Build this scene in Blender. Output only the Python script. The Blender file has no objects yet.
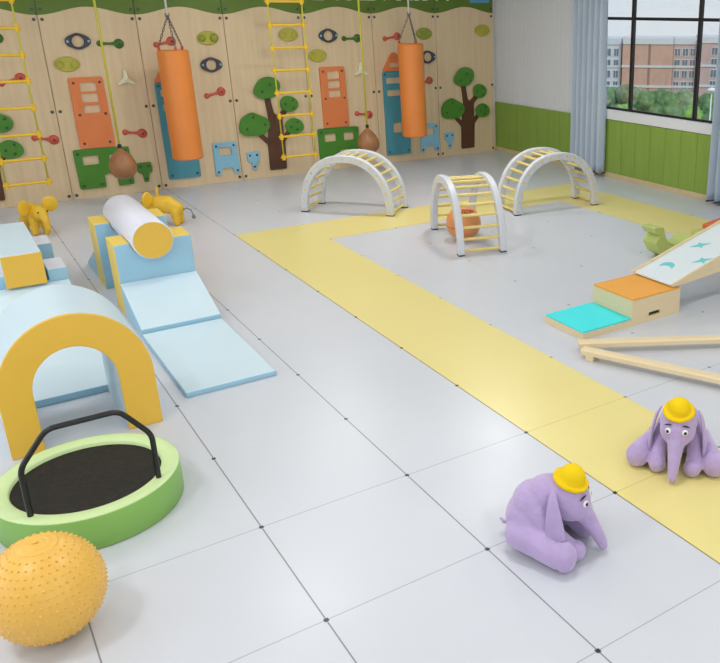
import bpy, bmesh, math, random
from mathutils import Vector, Matrix, noise
PI = math.pi
rnd = random.Random(7)
C = bpy.context.scene.collection

# ------------------------------------------------------------------ materials
def lin(c):
    return tuple(((v/255)/12.92 if v/255 <= .04045 else (((v/255)+.055)/1.055)**2.4) for v in c) + (1,)

def mat(name, col, rough=.6, metal=0.0, nscale=0, namt=0.0, bump=0.0, bscale=60, stretch=(1, 1, 1), col2=None, sheen=0, coat=0, spec=.5):
    m = bpy.data.materials.new(name); m.use_nodes = True
    nt = m.node_tree; b = nt.nodes['Principled BSDF']
    b.inputs['Roughness'].default_value = rough
    b.inputs['Metallic'].default_value = metal
    b.inputs['Specular IOR Level'].default_value = spec
    if sheen: b.inputs['Sheen Weight'].default_value = sheen
    if coat: b.inputs['Coat Weight'].default_value = coat
    c1 = lin(col)
    tc = nt.nodes.new('ShaderNodeTexCoord'); mp = nt.nodes.new('ShaderNodeMapping')
    mp.inputs['Scale'].default_value = stretch
    nt.links.new(tc.outputs['Object'], mp.inputs[0])
    nz = nt.nodes.new('ShaderNodeTexNoise'); nz.inputs['Scale'].default_value = nscale or 3
    nz.inputs['Detail'].default_value = 5
    nt.links.new(mp.outputs[0], nz.inputs['Vector'])
    rp = nt.nodes.new('ShaderNodeValToRGB')
    c2 = lin(col2) if col2 else tuple(min(1, v*(1-namt)) for v in c1[:3]) + (1,)
    rp.color_ramp.elements[0].position = .3; rp.color_ramp.elements[1].position = .7
    rp.color_ramp.elements[0].color = c2; rp.color_ramp.elements[1].color = c1
    nt.links.new(nz.outputs['Fac'], rp.inputs[0]); nt.links.new(rp.outputs[0], b.inputs['Base Color'])
    if bump:
        n2 = nt.nodes.new('ShaderNodeTexNoise'); n2.inputs['Scale'].default_value = bscale
        nt.links.new(mp.outputs[0], n2.inputs['Vector'])
        bp = nt.nodes.new('ShaderNodeBump'); bp.inputs['Strength'].default_value = bump; bp.inputs['Distance'].default_value = .01
        nt.links.new(n2.outputs['Fac'], bp.inputs['Height']); nt.links.new(bp.outputs[0], b.inputs['Normal'])
    return m

M = {}
M['wood'] = mat('birch_board', (226, 203, 166), .5, nscale=1.8, bump=.03, stretch=(8, 8, .5), col2=(216, 191, 152))
M['band'] = mat('green_board', (94, 122, 34), .5, nscale=3, namt=.08)
M['wall'] = mat('white_wall', (222, 224, 227), .7, nscale=2, namt=.02)
M['ceil'] = mat('ceiling_white', (235, 235, 232), .8, namt=.02)
M['wains'] = mat('wainscot_green', (140, 168, 74), .5, nscale=2, stretch=(4, 4, .5), col2=(132, 160, 66))
M['base'] = mat('baseboard_wood', (214, 192, 150), .5, nscale=4, namt=.08)
M['sill'] = mat('sill_white', (228, 230, 234), .5, namt=.02)
M['frame'] = mat('window_black', (28, 20, 22), .4, namt=.05)
M['bolt'] = mat('bolt_steel', (80, 88, 84), .35, .6, namt=.1)
M['orange'] = mat('orange_panel', (228, 130, 72), .5, nscale=6, namt=.06)
M['green'] = mat('green_panel', (72, 136, 38), .5, nscale=6, namt=.08)
M['teal'] = mat('teal_panel', (76, 150, 166), .5, nscale=6, namt=.08)
M['sky'] = mat('light_blue_panel', (140, 196, 222), .5, nscale=6, namt=.05)
M['brown'] = mat('brown_trunk', (92, 56, 34), .6, nscale=5, namt=.12)
M['red'] = mat('red_hold', (206, 88, 66), .45, nscale=8, namt=.1)
M['gold'] = mat('olive_hold', (186, 180, 70), .45, nscale=8, namt=.12)
M['gdark'] = mat('dark_green_hold', (62, 112, 40), .45, nscale=8, namt=.1)
M['olive'] = mat('olive_green_hold', (146, 160, 62), .45, nscale=8, namt=.12)
M['slate'] = mat('slate_hold', (66, 66, 78), .45, nscale=8, namt=.1)
M['cream'] = mat('cream_hold', (232, 226, 196), .45, nscale=8, namt=.05)
M['bag'] = mat('bag_vinyl', (236, 140, 62), .42, nscale=3, namt=.06, bump=.04, bscale=12)
M['steel'] = mat('chain_steel', (110, 110, 114), .4, .6, namt=.1)
M['strap'] = mat('strap_white', (225, 225, 222), .7, namt=.05)
M['rope'] = mat('yellow_rope', (214, 204, 72), .7, nscale=60, namt=.15)
M['rung'] = mat('yellow_rung', (242, 196, 40), .4, nscale=5, namt=.05)
M['leather'] = mat('brown_leather', (172, 118, 76), .4, nscale=5, namt=.25)
M['black'] = mat('black_metal', (24, 23, 22), .4, namt=.05)
M['rubber'] = mat('black_rubber', (40, 38, 38), .7, namt=.05)
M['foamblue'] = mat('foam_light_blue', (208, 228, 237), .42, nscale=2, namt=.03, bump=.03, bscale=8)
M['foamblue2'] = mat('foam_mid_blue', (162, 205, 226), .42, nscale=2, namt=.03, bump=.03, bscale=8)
M['foamwhite'] = mat('foam_white', (226, 226, 236), .42, nscale=2, namt=.03)
M['foamyel'] = mat('foam_yellow', (238, 190, 70), .42, nscale=2, namt=.03, bump=.03, bscale=8)
M['foamtop'] = mat('foam_pale_yellow', (245, 210, 92), .42, nscale=2, namt=.03)
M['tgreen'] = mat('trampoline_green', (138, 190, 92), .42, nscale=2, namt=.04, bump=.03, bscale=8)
M['tgreen2'] = mat('trampoline_top', (206, 229, 166), .42, nscale=2, namt=.03, bump=.03, bscale=8)  # paler than the side; part of that is overhead light put into the colour
M['mesh'] = mat('jump_mat', (38, 31, 18), .9, nscale=30, col2=(18, 15, 8), bump=.5, bscale=90)
M['ballyel'] = mat('ball_yellow', (240, 188, 84), .38, nscale=2, namt=.04)
M['archwhite'] = mat('arch_white', (216, 219, 226), .45, nscale=3, namt=.03)
M['archrung'] = mat('arch_rung_yellow', (240, 218, 138), .4, nscale=6, namt=.08)
M['ballor'] = mat('ball_orange', (242, 160, 100), .5, nscale=6, namt=.15)
M['ballline'] = mat('ball_red_mark', (190, 78, 40), .5)
M['pine'] = mat('pale_pine', (234, 214, 174), .5, nscale=3, stretch=(1, 8, 8), col2=(230, 209, 168), bump=.03)
M['cyan'] = mat('cyan_pad', (60, 234, 238), .5, nscale=4, namt=.04)
M['padorange'] = mat('orange_pad', (246, 172, 66), .5, nscale=4, namt=.04)
M['slidew'] = mat('slide_white', (226, 236, 240), .35, namt=.02)
M['deco'] = mat('slide_turquoise', (110, 208, 212), .45, namt=.05)
M['limefoam'] = mat('foam_lime', (192, 206, 116), .5, nscale=3, namt=.05)
M['foamor'] = mat('foam_orange', (222, 108, 48), .5, nscale=3, namt=.05)
M['plush'] = mat('lilac_plush', (190, 168, 212), .95, nscale=9, namt=.10, bump=.55, bscale=45, sheen=.5, spec=.1)
M['hat'] = mat('felt_yellow', (244, 206, 22), .8, nscale=9, namt=.05, bump=.3, bscale=80, spec=.2)
M['eyew'] = mat('eye_white', (240, 240, 240), .3)
M['eyeb'] = mat('eye_black', (22, 18, 22), .3)
M['plasyel'] = mat('plastic_yellow', (236, 188, 44), .45, nscale=5, namt=.08)
M['grey'] = mat('grey_cord', (128, 126, 122), .6, nscale=9, namt=.1)
M['curtain'] = mat('curtain_blue_grey', (188, 201, 216), .8, nscale=2, namt=.05, bump=.05, bscale=120, sheen=.3, spec=.2)
M['hem'] = mat('curtain_hem', (60, 70, 84), .8)
M['letter'] = mat('letter_white', (240, 240, 225), .5)
M['sign'] = mat('sign_blue', (92, 160, 200), .5)
M['brick'] = mat('hazed_brick', (206, 164, 146), .85, nscale=1.2, namt=.08)  # brick lightened so its colour carries the distance haze
M['brick2'] = mat('hazed_pink_render', (204, 172, 166), .85, nscale=1.2, namt=.08)  # pink facade, also lightened for haze
M['brick3'] = mat('shaded_brick', (150, 116, 108), .85)  # shaded tone for the recess strip
M['conc'] = mat('pale_concrete', (214, 214, 218), .85, nscale=1, namt=.06)
M['gwin'] = mat('far_glass', (112, 124, 138), .3, nscale=1, namt=.2)
M['trunkb'] = mat('bark', (92, 76, 60), .9, nscale=3, namt=.2)
M['lampw'] = mat('lamp_white', (232, 234, 236), .5)
M['grass'] = mat('grass_ground', (120, 140, 96), .95, nscale=.3, namt=.3)
def leafmat(n, a, b): return mat(n, a, .85, nscale=2.2, col2=b, bump=1.0, bscale=5, spec=.15)
M['leaf1'] = leafmat('leaf_dull', (150, 166, 132), (98, 122, 86))
M['leaf2'] = leafmat('leaf_bright', (158, 196, 104), (104, 148, 70))
M['leaf3'] = leafmat('leaf_mid', (128, 158, 108), (82, 114, 74))

def floor_mat(name, col, col2, line=(92, 92, 96)):
    m = bpy.data.materials.new(name); m.use_nodes = True
    nt = m.node_tree; b = nt.nodes['Principled BSDF']; N = nt.nodes.new; L = nt.links.new
    b.inputs['Roughness'].default_value = .36
    tc = N('ShaderNodeTexCoord'); sx = N('ShaderNodeSeparateXYZ'); L(tc.outputs['Object'], sx.inputs[0])
    def mth(op, a, bb=None):
        n = N('ShaderNodeMath'); n.operation = op
        for i, v in enumerate((a, bb)):
            if v is None: continue
            if isinstance(v, (int, float)): n.inputs[i].default_value = v
            else: L(v, n.inputs[i])
        return n.outputs[0]
    def dist(o): return mth('ABSOLUTE', mth('SUBTRACT', mth('FRACT', mth('ADD', o, 100.5)), .5))
    dx, dy = dist(sx.outputs[0]), dist(sx.outputs[1])
    near = mth('LESS_THAN', sx.outputs[0], 2.5); fx = mth('ADD', mth('MULTIPLY', near, .8), .15)
    fy = mth('ADD', mth('MULTIPLY', mth('LESS_THAN', sx.outputs[1], 1.5), .5), .1)
    lx = mth('MULTIPLY', mth('LESS_THAN', dx, .0042), fx); ly = mth('MULTIPLY', mth('LESS_THAN', dy, .0032), fy)
    dot = mth('MULTIPLY', mth('MULTIPLY', mth('LESS_THAN', dx, .0135), mth('LESS_THAN', dy, .0135)), mth('ADD', mth('MULTIPLY', near, .3), .65))
    ln = mth('MULTIPLY', mth('MAXIMUM', lx, ly), .8)
    nz = N('ShaderNodeTexNoise'); nz.inputs['Scale'].default_value = .9; L(tc.outputs['Object'], nz.inputs['Vector'])
    mx = N('ShaderNodeMix'); mx.data_type = 'RGBA'; mx.inputs['A'].default_value = lin(col); mx.inputs['B'].default_value = lin(col2)
    L(nz.outputs['Fac'], mx.inputs['Factor'])
    m2 = N('ShaderNodeMix'); m2.data_type = 'RGBA'; L(mx.outputs['Result'], m2.inputs['A']); m2.inputs['B'].default_value = lin(line); L(ln, m2.inputs['Factor'])
    m3 = N('ShaderNodeMix'); m3.data_type = 'RGBA'; L(m2.outputs['Result'], m3.inputs['A']); m3.inputs['B'].default_value = lin((28, 28, 30)); L(dot, m3.inputs['Factor'])
    L(m3.outputs['Result'], b.inputs['Base Color'])
    n3 = N('ShaderNodeTexNoise'); n3.inputs['Scale'].default_value = 1.5; L(tc.outputs['Object'], n3.inputs['Vector'])
    mr = N('ShaderNodeMapRange'); mr.inputs['To Min'].default_value = .26; mr.inputs['To Max'].default_value = .4; L(n3.outputs['Fac'], mr.inputs[0]); L(mr.outputs[0], b.inputs['Roughness'])
    return m
M['floor'] = floor_mat('tile_floor_grey', (212, 214, 220), (205, 208, 215))
M['fyellow'] = floor_mat('tile_floor_yellow', (236, 222, 148), (234, 217, 138), line=(170, 150, 80))

# ------------------------------------------------------------------ mesh helpers
def link(name, bm, m, parent=None, loc=None, rot=None, smooth=False, bevel=0, seg=2, ang=None):
    me = bpy.data.meshes.new(name)
    bmesh.ops.recalc_face_normals(bm, faces=bm.faces[:])
    bm.to_mesh(me); bm.free()
    ms = m if isinstance(m, (list, tuple)) else [m]
    for q in ms: me.materials.append(M[q])
    o = bpy.data.objects.new(name, me); C.objects.link(o)
    if smooth:
        for p in me.polygons: p.use_smooth = True
        if ang is not None:
            me.set_sharp_from_angle(angle=math.radians(ang))
    if parent is not None: o.parent = parent
    if loc is not None: o.location = loc
    if rot is not None: o.rotation_euler = rot
    if bevel:
        b = o.modifiers.new('bevel', 'BEVEL'); b.width = bevel; b.segments = seg; b.limit_method = 'ANGLE'; b.angle_limit = math.radians(40)
    return o

def thing(name, label, cat, loc=(0, 0, 0), rz=0, group=None):
    o = bpy.data.objects.new(name, None); C.objects.link(o)
    o.location = loc; o.rotation_euler = (0, 0, rz); o.empty_display_size = .1
    return tag(o, label, cat, group)
def tag(o, label, cat, group=None):
    o['label'] = label; o['category'] = cat
    if group: o['group'] = group
    return o
def struct(o): o['kind'] = 'structure'; return o

def dup(root, loc, rz=None, label=None):
    r = root.copy(); C.objects.link(r); r.location = loc
    if rz is not None: r.rotation_euler = (0, 0, rz)
    if label: r['label'] = label
    for ch in list(root.children):
        c = ch.copy(); C.objects.link(c); c.parent = r
        for g in list(ch.children):
            d = g.copy(); C.objects.link(d); d.parent = c
    return r

def box(bm, x0, x1, y0, y1, z0, z1, mi=0):
    vs = [bm.verts.new((x, y, z)) for z in (z0, z1) for y in (y0, y1) for x in (x0, x1)]
    fs = [(0, 2, 3, 1), (4, 5, 7, 6), (0, 1, 5, 4), (2, 6, 7, 3), (0, 4, 6, 2), (1, 3, 7, 5)]
    out = []
    for f in fs:
        fc = bm.faces.new([vs[i] for i in f]); fc.material_index = mi; out.append(fc)
    return out
def bx(*a):
    bm = bmesh.new(); box(bm, *a); return bm

def prism(bm, pts, holes, a0, a1, axis='y', side_mi=0, cap_mi=0):
    """extrude outline (u,v) with holes between a0 and a1 along axis; u,v are the two other axes in order"""
    def P(u, v, a):
        return (u, a, v) if axis == 'y' else ((a, u, v) if axis == 'x' else (u, v, a))
    loops = [pts] + list(holes)
    tmp = bmesh.new(); edges = []
    for lp in loops:
        vs = [tmp.verts.new((u, v, 0)) for u, v in lp]
        for i in range(len(vs)): edges.append(tmp.edges.new((vs[i], vs[(i+1) % len(vs)])))
    if holes:
        bmesh.ops.triangle_fill(tmp, edges=edges, use_beauty=True, use_dissolve=False)
    else:
        tmp.faces.new([v for v in tmp.verts])
    tmp.verts.index_update()
    tv = [(v.co.x, v.co.y) for v in tmp.verts]
    tf = [[v.index for v in f.verts] for f in tmp.faces]
    tmp.free()
    A = [bm.verts.new(P(u, v, a0)) for u, v in tv]; B = [bm.verts.new(P(u, v, a1)) for u, v in tv]
    for f in tf:
        q = bm.faces.new([A[i] for i in f]); q.material_index = cap_mi
        q = bm.faces.new([B[i] for i in reversed(f)]); q.material_index = cap_mi
    k = 0
    for lp in loops:
        n = len(lp)
        for i in range(n):
            j = (i+1) % n
            q = bm.faces.new([A[k+i], A[k+j], B[k+j], B[k+i]]); q.material_index = side_mi
        k += n
    return bm

def tube(bm, pts, r, seg=10, closed=False, taper=None):
    pts = [Vector(p) for p in pts]; n = len(pts); rings = []
    up = None
    for i, p in enumerate(pts):
        if closed: t = pts[(i+1) % n] - pts[i-1]
        else: t = pts[min(i+1, n-1)] - pts[max(i-1, 0)]
        t.normalize()
        if up is None:
            up = Vector((0, 0, 1)) if abs(t.z) < .9 else Vector((1, 0, 0))
        s = t.cross(up); s.normalize(); up = s.cross(t); up.normalize()
        rr = r if taper is None else taper[i]
        rings.append([bm.verts.new(p + (s*math.cos(2*PI*k/seg) + up*math.sin(2*PI*k/seg))*rr) for k in range(seg)])
    m = n if closed else n-1
    for i in range(m):
        a, b = rings[i], rings[(i+1) % n]
        for k in range(seg):
            bm.faces.new([a[k], a[(k+1) % seg], b[(k+1) % seg], b[k]])
    if not closed:
        bm.faces.new(list(reversed(rings[0]))); bm.faces.new(rings[-1])
    return bm

def lathe(bm, prof, seg=32, center=(0, 0), mis=None):
    """prof list of (r,z)"""
    rings = []
    for r, z in prof:
        if r < 1e-6: rings.append([bm.verts.new((center[0], center[1], z))])
        else: rings.append([bm.verts.new((center[0]+r*math.cos(2*PI*k/seg), center[1]+r*math.sin(2*PI*k/seg), z)) for k in range(seg)])
    for i in range(len(rings)-1):
        a, b = rings[i], rings[i+1]
        for k in range(seg):
            k2 = (k+1) % seg
            if len(a) == 1 and len(b) == 1: break
            if len(a) == 1: f = bm.faces.new([a[0], b[k2], b[k]])
            elif len(b) == 1: f = bm.faces.new([a[k], a[k2], b[0]])
            else: f = bm.faces.new([a[k], a[k2], b[k2], b[k]])
            if mis: f.material_index = mis[i]
    return bm

def ell(bm, c, r, rot=None, sub=3):
    mtx = Matrix.Translation(c) @ (rot.to_4x4() if rot is not None else Matrix()) @ Matrix.Diagonal((r[0], r[1], r[2], 1))
    bmesh.ops.create_icosphere(bm, subdivisions=sub, radius=1, matrix=mtx)

def arc(cx, cy, rx, ry, a0, a1, n):
    return [(cx+rx*math.cos(math.radians(a0+(a1-a0)*i/n)), cy+ry*math.sin(math.radians(a0+(a1-a0)*i/n))) for i in range(n+1)]

def smoothpoly(pts, it=2):
    for _ in range(it):
        q = []
        for i in range(len(pts)):
            a, b = pts[i], pts[(i+1) % len(pts)]
            q += [(a[0]*.75+b[0]*.25, a[1]*.75+b[1]*.25), (a[0]*.25+b[0]*.75, a[1]*.25+b[1]*.75)]
        pts = q
    return pts
def roundpoly(pts, r=.03, n=4):
    out = []
    N = len(pts)
    for i in range(N):
        p = Vector(pts[i]); a = Vector(pts[i-1]); b = Vector(pts[(i+1) % N])
        da = (a-p); db = (b-p); rr = min(r, da.length*.45, db.length*.45)
        p0 = p+da.normalized()*rr; p1 = p+db.normalized()*rr
        for k in range(n+1):
            t = k/n
            q = p0*(1-t)**2 + p*2*t*(1-t) + p1*t*t
            out.append((q.x, q.y))
    return out
def rect(x0, x1, z0, z1): return [(x0, z0), (x1, z0), (x1, z1), (x0, z1)]

# ------------------------------------------------------------------ camera
cam = bpy.data.cameras.new('camera'); co = bpy.data.objects.new('camera', cam); C.objects.link(co)
co.location = (-1.14118, -3.38396, 2.98915); co.rotation_euler = (1.216959, 0, -.632088)
cam.sensor_fit = 'HORIZONTAL'; cam.sensor_width = 36; cam.lens = 812.684/720*36
cam.shift_x = (360-533.555)/720; cam.shift_y = (307.866-331.5)/720
cam.clip_start = .05; cam.clip_end = 500
bpy.context.scene.camera = co

# ------------------------------------------------------------------ room
HX, HY0, HY1, LX, HC = 9.0, -7.0, 11.85, -5.0, 4.2
bm = bmesh.new(); box(bm, LX-.2, HX+.25, HY0-.2, HY1+.2, -.1, 0)
struct(link('floor', bm, 'floor'))
bm = bmesh.new()
for a in ((2, 3, -5, 7), (2, 8, 7, 8), (7, 8, -5, 7)): box(bm, a[0], a[1], a[2], a[3], .0003, .0025)
struct(link('floor_2', bm, 'fyellow'))
struct(link('ceiling', bx(LX-.2, HX+.25, HY0-.2, HY1+.2, HC, HC+.1), 'ceil'))
struct(link('wall_back', bx(LX-.2, HX+.25, HY1, HY1+.2, 0, HC), 'wall'))
struct(link('wall_left', bx(LX-.2, LX, HY0, HY1, 0, HC), 'wall'))
struct(link('wall_front', bx(LX-.2, HX+.25, HY0-.2, HY0, 0, HC), 'wall'))
WY0, WY1, WZ0, WZ1 = 3.0, 8.98, 1.24, 3.62
bm = bmesh.new()
box(bm, HX, HX+.25, HY0, WY0, 0, HC); box(bm, HX, HX+.25, WY1, HY1, 0, HC)
box(bm, HX, HX+.25, WY0, WY1, 0, WZ0); box(bm, HX, HX+.25, WY0, WY1, WZ1, HC)
# slim vertical cladding boards above the wainscot
y = WY1+.03
while y < HY1-.02:
    box(bm, HX-.012, HX+.001, y, min(y+.13, HY1), 1.075, HC-.001); y += .135
struct(link('wall_right', bm, 'wall', bevel=.002, seg=1))
bm = bmesh.new(); y = HY0
while y < HY1-.01:
    box(bm, HX-.03, HX, y, min(y+.362, HY1-.001), .09, 1.06); y += .368
o = struct(link('trim_1', bm, 'wains', bevel=.004, seg=2))
struct(link('baseboard_right', bx(HX-.035, HX, HY0, HY1-.001, 0, .09), 'base', bevel=.004))
bm = bmesh.new(); box(bm, HX-.05, HX+.2, WY0-.05, WY1+.05, 1.07, 1.238)
struct(link('trim_2', bm, 'sill', bevel=.006))
# window
bm = bmesh.new(); fx0, fx1 = HX+.02, HX+.08
for yy in (WY0+.03, 4.5, 6.05, 7.6, WY1-.03): box(bm, fx0, fx1, yy-.032, yy+.032, WZ0, WZ1)
for zz, h in ((WZ0+.02, .02), (2.81, .025), (WZ1-.02, .02)): box(bm, fx0+.005, fx1-.005, WY0, WY1, zz-h, zz+h)
win = struct(link('window_1', bm, 'frame', bevel=.004, seg=1))
g = bpy.data.materials.new('window_glass'); g.use_nodes = True; nt = g.node_tree
for n in list(nt.nodes):
    if n.type == 'BSDF_PRINCIPLED': nt.nodes.remove(n)
out = nt.nodes['Material Output']; tr = nt.nodes.new('ShaderNodeBsdfTransparent'); gl = nt.nodes.new('ShaderNodeBsdfGlossy')
gl.inputs['Roughness'].default_value = .02; mx = nt.nodes.new('ShaderNodeMixShader'); mx.inputs[0].default_value = .05
tr.inputs[0].default_value = (.97, .985, .99, 1)
nt.links.new(tr.outputs[0], mx.inputs[1]); nt.links.new(gl.outputs[0], mx.inputs[2]); nt.links.new(mx.outputs[0], out.inputs[0])
M['glass'] = g
link('window_pane', bx(HX+.046, HX+.05, WY0+.03, WY1-.03, WZ0+.03, WZ1-.03), 'glass', parent=win)

# window frames added around the two fill lights on the unseen walls
bm = bmesh.new()
for xx in (-2.5, .17, 2.83, 5.5): box(bm, xx-.035, xx+.035, HY0, HY0+.09, 1.0, 3.4)
for zz in (1.0, 2.7, 3.4): box(bm, -2.53, 5.53, HY0, HY0+.085, zz-.03, zz+.03)
struct(link('added_window_front', bm, 'frame'))
bm = bmesh.new()
for yy in (-.5, 2.5, 5.5, 8.5): box(bm, LX, LX+.09, yy-.035, yy+.035, 1.0, 3.4)
for zz in (1.0, 2.7, 3.4): box(bm, LX, LX+.085, -.53, 8.53, zz-.03, zz+.03)
struct(link('added_window_left', bm, 'frame'))

# ------------------------------------------------------------------ climbing wall panels
PW = 1.397; X0 = -.855          # left edge of the tree panel at the frame's left
PY = 11.80
def wave(u): return 2.885 + .12*(.5-.5*math.cos(2*PI*u))
def panel(k, label):
    x0 = X0 + k*PW
    t = thing('climbing_wall_panel', label, 'wall panel', (x0, PY, 0), 0, 'climbing wall panels along the back wall')
    if k == -1 or True:
        w = PW-.008
        n = 24
        pts = [(0, .0), (w, .0)] + [(w*(1-i/n), wave(1-i/n)) for i in range(n+1)]
        bm = bmesh.new(); prism(bm, pts, [], 0, .04); link('wood_board', bm, 'wood', t, bevel=.004, seg=1)
        pts = [(w*i/n, wave(i/n)) for i in range(n+1)] + [(w, 3.45), (0, 3.45)]
        bm = bmesh.new(); prism(bm, pts, [], .008, .04); link('green_band', bm, 'band', t, bevel=.003, seg=1)
        for bxp in (.055, w-.05):
            for bz, yy in ((.07, 0), (1.43, 0), (2.82, 0), (2.965, .008)):
                bm = bmesh.new(); lathe(bm, [(0, -.012), (.014, -.012), (.024, -.006), (.026, .004), (0, .004)], 14)
                link('bolt', bm, 'bolt', t, (bxp, yy, bz), (-PI/2 + PI, 0, 0), True, ang=50)
    return t
names = {-2: 'birch wall panel beyond the left edge, bare', -1: 'birch wall panel left of the leftmost tree panel',
 0: 'birch panel with half a tree at the far left end of the wall', 1: 'birch panel behind the first hanging leather ball, with orange tower',
 2: 'birch panel behind the left hanging orange bag', 3: 'birch panel with a tree behind the middle rope ladder',
 4: 'birch panel behind the second hanging leather ball, with orange tower', 5: 'birch panel behind the right hanging orange bag',
 6: 'birch panel with a full tree at the right end of the wall, next to the corner'}
for k in range(-1, 7): panel(k, names[k])

YF = PY   # front face of the boards
def relief(name, pts, holes, m, parent, th=.035, y=0, bev=.006):
    bm = bmesh.new(); prism(bm, pts, holes, y-th, y); return link(name, bm, m, parent, bevel=bev, seg=2)
def rbolts(pl, parent, y=-.035):
    for (x, z) in pl:
        bm = bmesh.new(); lathe(bm, [(0, .012), (.012, .012), (.02, .006), (.022, -.002), (0, -.002)], 12)
        link('bolt', bm, 'bolt', parent, (x, y, z), (PI/2, 0, 0), True, ang=50)

# tree (local x relative to panel left edge 3.336)
def make_tree(label):
    t = thing('tree_relief', label, 'wall decoration', (X0+3*PW, YF, 0), 0, 'tree shaped climbing reliefs')
    ox = X0+3*PW
    def L(p): return [(a-ox, b) for a, b in p]
    trunk = [(3.85, .13), (3.86, .6), (3.68, .8), (3.75, .84), (3.87, .72), (3.93, .99), (3.885, 1.47), (3.985, 1.47), (4.03, 1.17), (4.08, 1.12), (4.24, 1.25), (4.31, 1.2), (4.18, 1.06), (4.18, .75), (4.27, .86), (4.33, .81), (4.19, .64), (4.17, .13)]
    relief('trunk', roundpoly(L(trunk), .03), [], 'brown', t, .035)
    cr = [[(3.72, 1.66), (3.83, 1.79), (4.0, 1.83), (4.17, 1.76), (4.2, 1.62), (4.1, 1.47), (3.96, 1.43), (3.8, 1.44), (3.68, 1.54)],
          [(4.15, 1.38), (4.24, 1.47), (4.38, 1.46), (4.5, 1.37), (4.5, 1.25), (4.38, 1.16), (4.18, 1.2)],
          [(3.35, .92), (3.4, 1.11), (3.52, 1.18), (3.63, 1.22), (3.76, 1.15), (3.92, 1.07), (3.93, .9), (3.78, .78), (3.6, .79), (3.42, .8)],
          [(4.19, .92), (4.26, 1.03), (4.41, 1.07), (4.55, .98), (4.57, .84), (4.45, .76), (4.26, .78)]]
    cb = [[(3.85, 1.56), (4.0, 1.68), (4.1, 1.55)], [(4.25, 1.32), (4.4, 1.38), (4.4, 1.24)], [(3.5, .92), (3.63, 1.12), (3.83, .98)], [(4.32, .9), (4.45, .98), (4.43, .84)]]
    for c, b in zip(cr, cb):
        p = relief('crown', smoothpoly(L(c), 2), [], 'green', t, .03, -.036, .008)
        for (x, z) in b:
            bm = bmesh.new(); lathe(bm, [(0, .012), (.012, .012), (.02, .006), (.022, -.002), (0, -.002)], 12)
            link('bolt', bm, 'bolt', p, (x-ox, -.066, z), (PI/2, 0, 0), True, ang=50)
    rbolts([(a-ox, b) for a, b in [(3.94, 1.38), (4.04, 1.02), (3.9, .66), (3.95, .2), (4.09, .2)]], t)
    return t
tr = make_tree('green and brown tree relief behind the middle rope ladder')
dup(tr, (X0+6*PW, YF, 0), label='green and brown tree relief standing clear next to the room corner')
dup(tr, (X0-.385, YF, 0), label='tree relief cut off by the left edge behind the first rope ladder')

def make_tower(label, x0):
    t = thing('orange_tower_relief', label, 'wall decoration', (x0, YF, 0), 0, 'orange tower reliefs')
    relief('board', roundpoly([(.14, .82), (.665, .82), (.645, 1.94), (.145, 1.94)], .03), [roundpoly(r, .025) for r in (rect(.29, .54, 1.72, 1.86), rect(.29, .54, 1.55, 1.69), rect(.29, .54, 1.38, 1.51))], 'orange', t)
    rbolts([(.21, 1.86), (.59, 1.86), (.22, 1.36), (.6, 1.36), (.21, .9), (.59, .9)], t)
    return t
p1 = X0+PW; p4 = X0+4*PW
tw = make_tower('orange tower relief with three windows above the left green house', p1+.1)
dup(tw, (p4+.1, YF, 0), label='orange tower relief with three windows beside the second hanging leather ball')

t = thing('green_house_relief', 'green house relief with notched side behind the left hanging ball', 'wall decoration', (p1, YF, 0), 0, 'green house reliefs')
o = p1
relief('board', roundpoly([(a-o, b) for a, b in [(.66, .81), (1.5, .8), (1.5, .16), (1.26, .16), (1.26, .38), (1.06, .38), (1.06, .16), (.67, .16)]][::-1], .03),
       [roundpoly(r, .025) for r in (rect(.78-o, 1.02-o, .55, .7), rect(1.18-o, 1.37-o, .52, .69))], 'green', t)
rbolts([(a-o, b) for a, b in [(.72, .74), (1.44, .74), (.73, .22), (1.0, .22), (1.44, .22)]], t)
t = thing('green_house_relief', 'green house relief with two windows behind the left climbing arch', 'wall decoration', (p4, YF, 0), 0, 'green house reliefs')
o = p4
relief('board', roundpoly([(a-o, b) for a, b in [(4.84, .81), (5.68, .8), (5.67, .15), (4.84, .15)]][::-1], .04),
       [roundpoly(r, .025) for r in (rect(4.97-o, 5.2-o, .55, .7), rect(5.36-o, 5.57-o, .55, .7), rect(5.26-o, 5.45-o, .2, .38))], 'green', t)
rbolts([(a-o, b) for a, b in [(4.9, .74), (5.62, .74), (4.9, .22), (5.61, .22)]], t)

def make_teal(label, x0):
    t = thing('teal_tower_relief', label, 'wall decoration', (x0, YF, 0), 0, 'teal tower reliefs')
    o = X0+5*PW
    relief('board', roundpoly([(a-o, b) for a, b in [(6.27, .16), (6.81, .16), (6.81, 1.8), (6.27, 1.8)]], .03),
           [roundpoly(r, .025) for r in (rect(6.34-o, 6.7-o, 1.57, 1.69), rect(6.35-o, 6.7-o, 1.33, 1.45), rect(6.44-o, 6.66-o, .6, .81))], 'teal', t)
    relief('roof', roundpoly([(a-o, b) for a, b in [(6.27, 1.81), (6.81, 1.81), (6.62, 2.12), (6.54, 2.17), (6.46, 2.12)]], .03), [roundpoly(rect(6.43-o, 6.64-o, 1.88, 1.97), .02)], 'orange', t)
    rbolts([(a-o, b) for a, b in [(6.32, 1.75), (6.33, .23), (6.75, .23)]], t)
    return t
te = make_teal('teal tower relief with orange roof behind the right hanging bag', X0+5*PW)
dup(te, (X0+2*PW-.02, YF, 0), label='teal tower relief with orange roof behind the left hanging bag')

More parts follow.
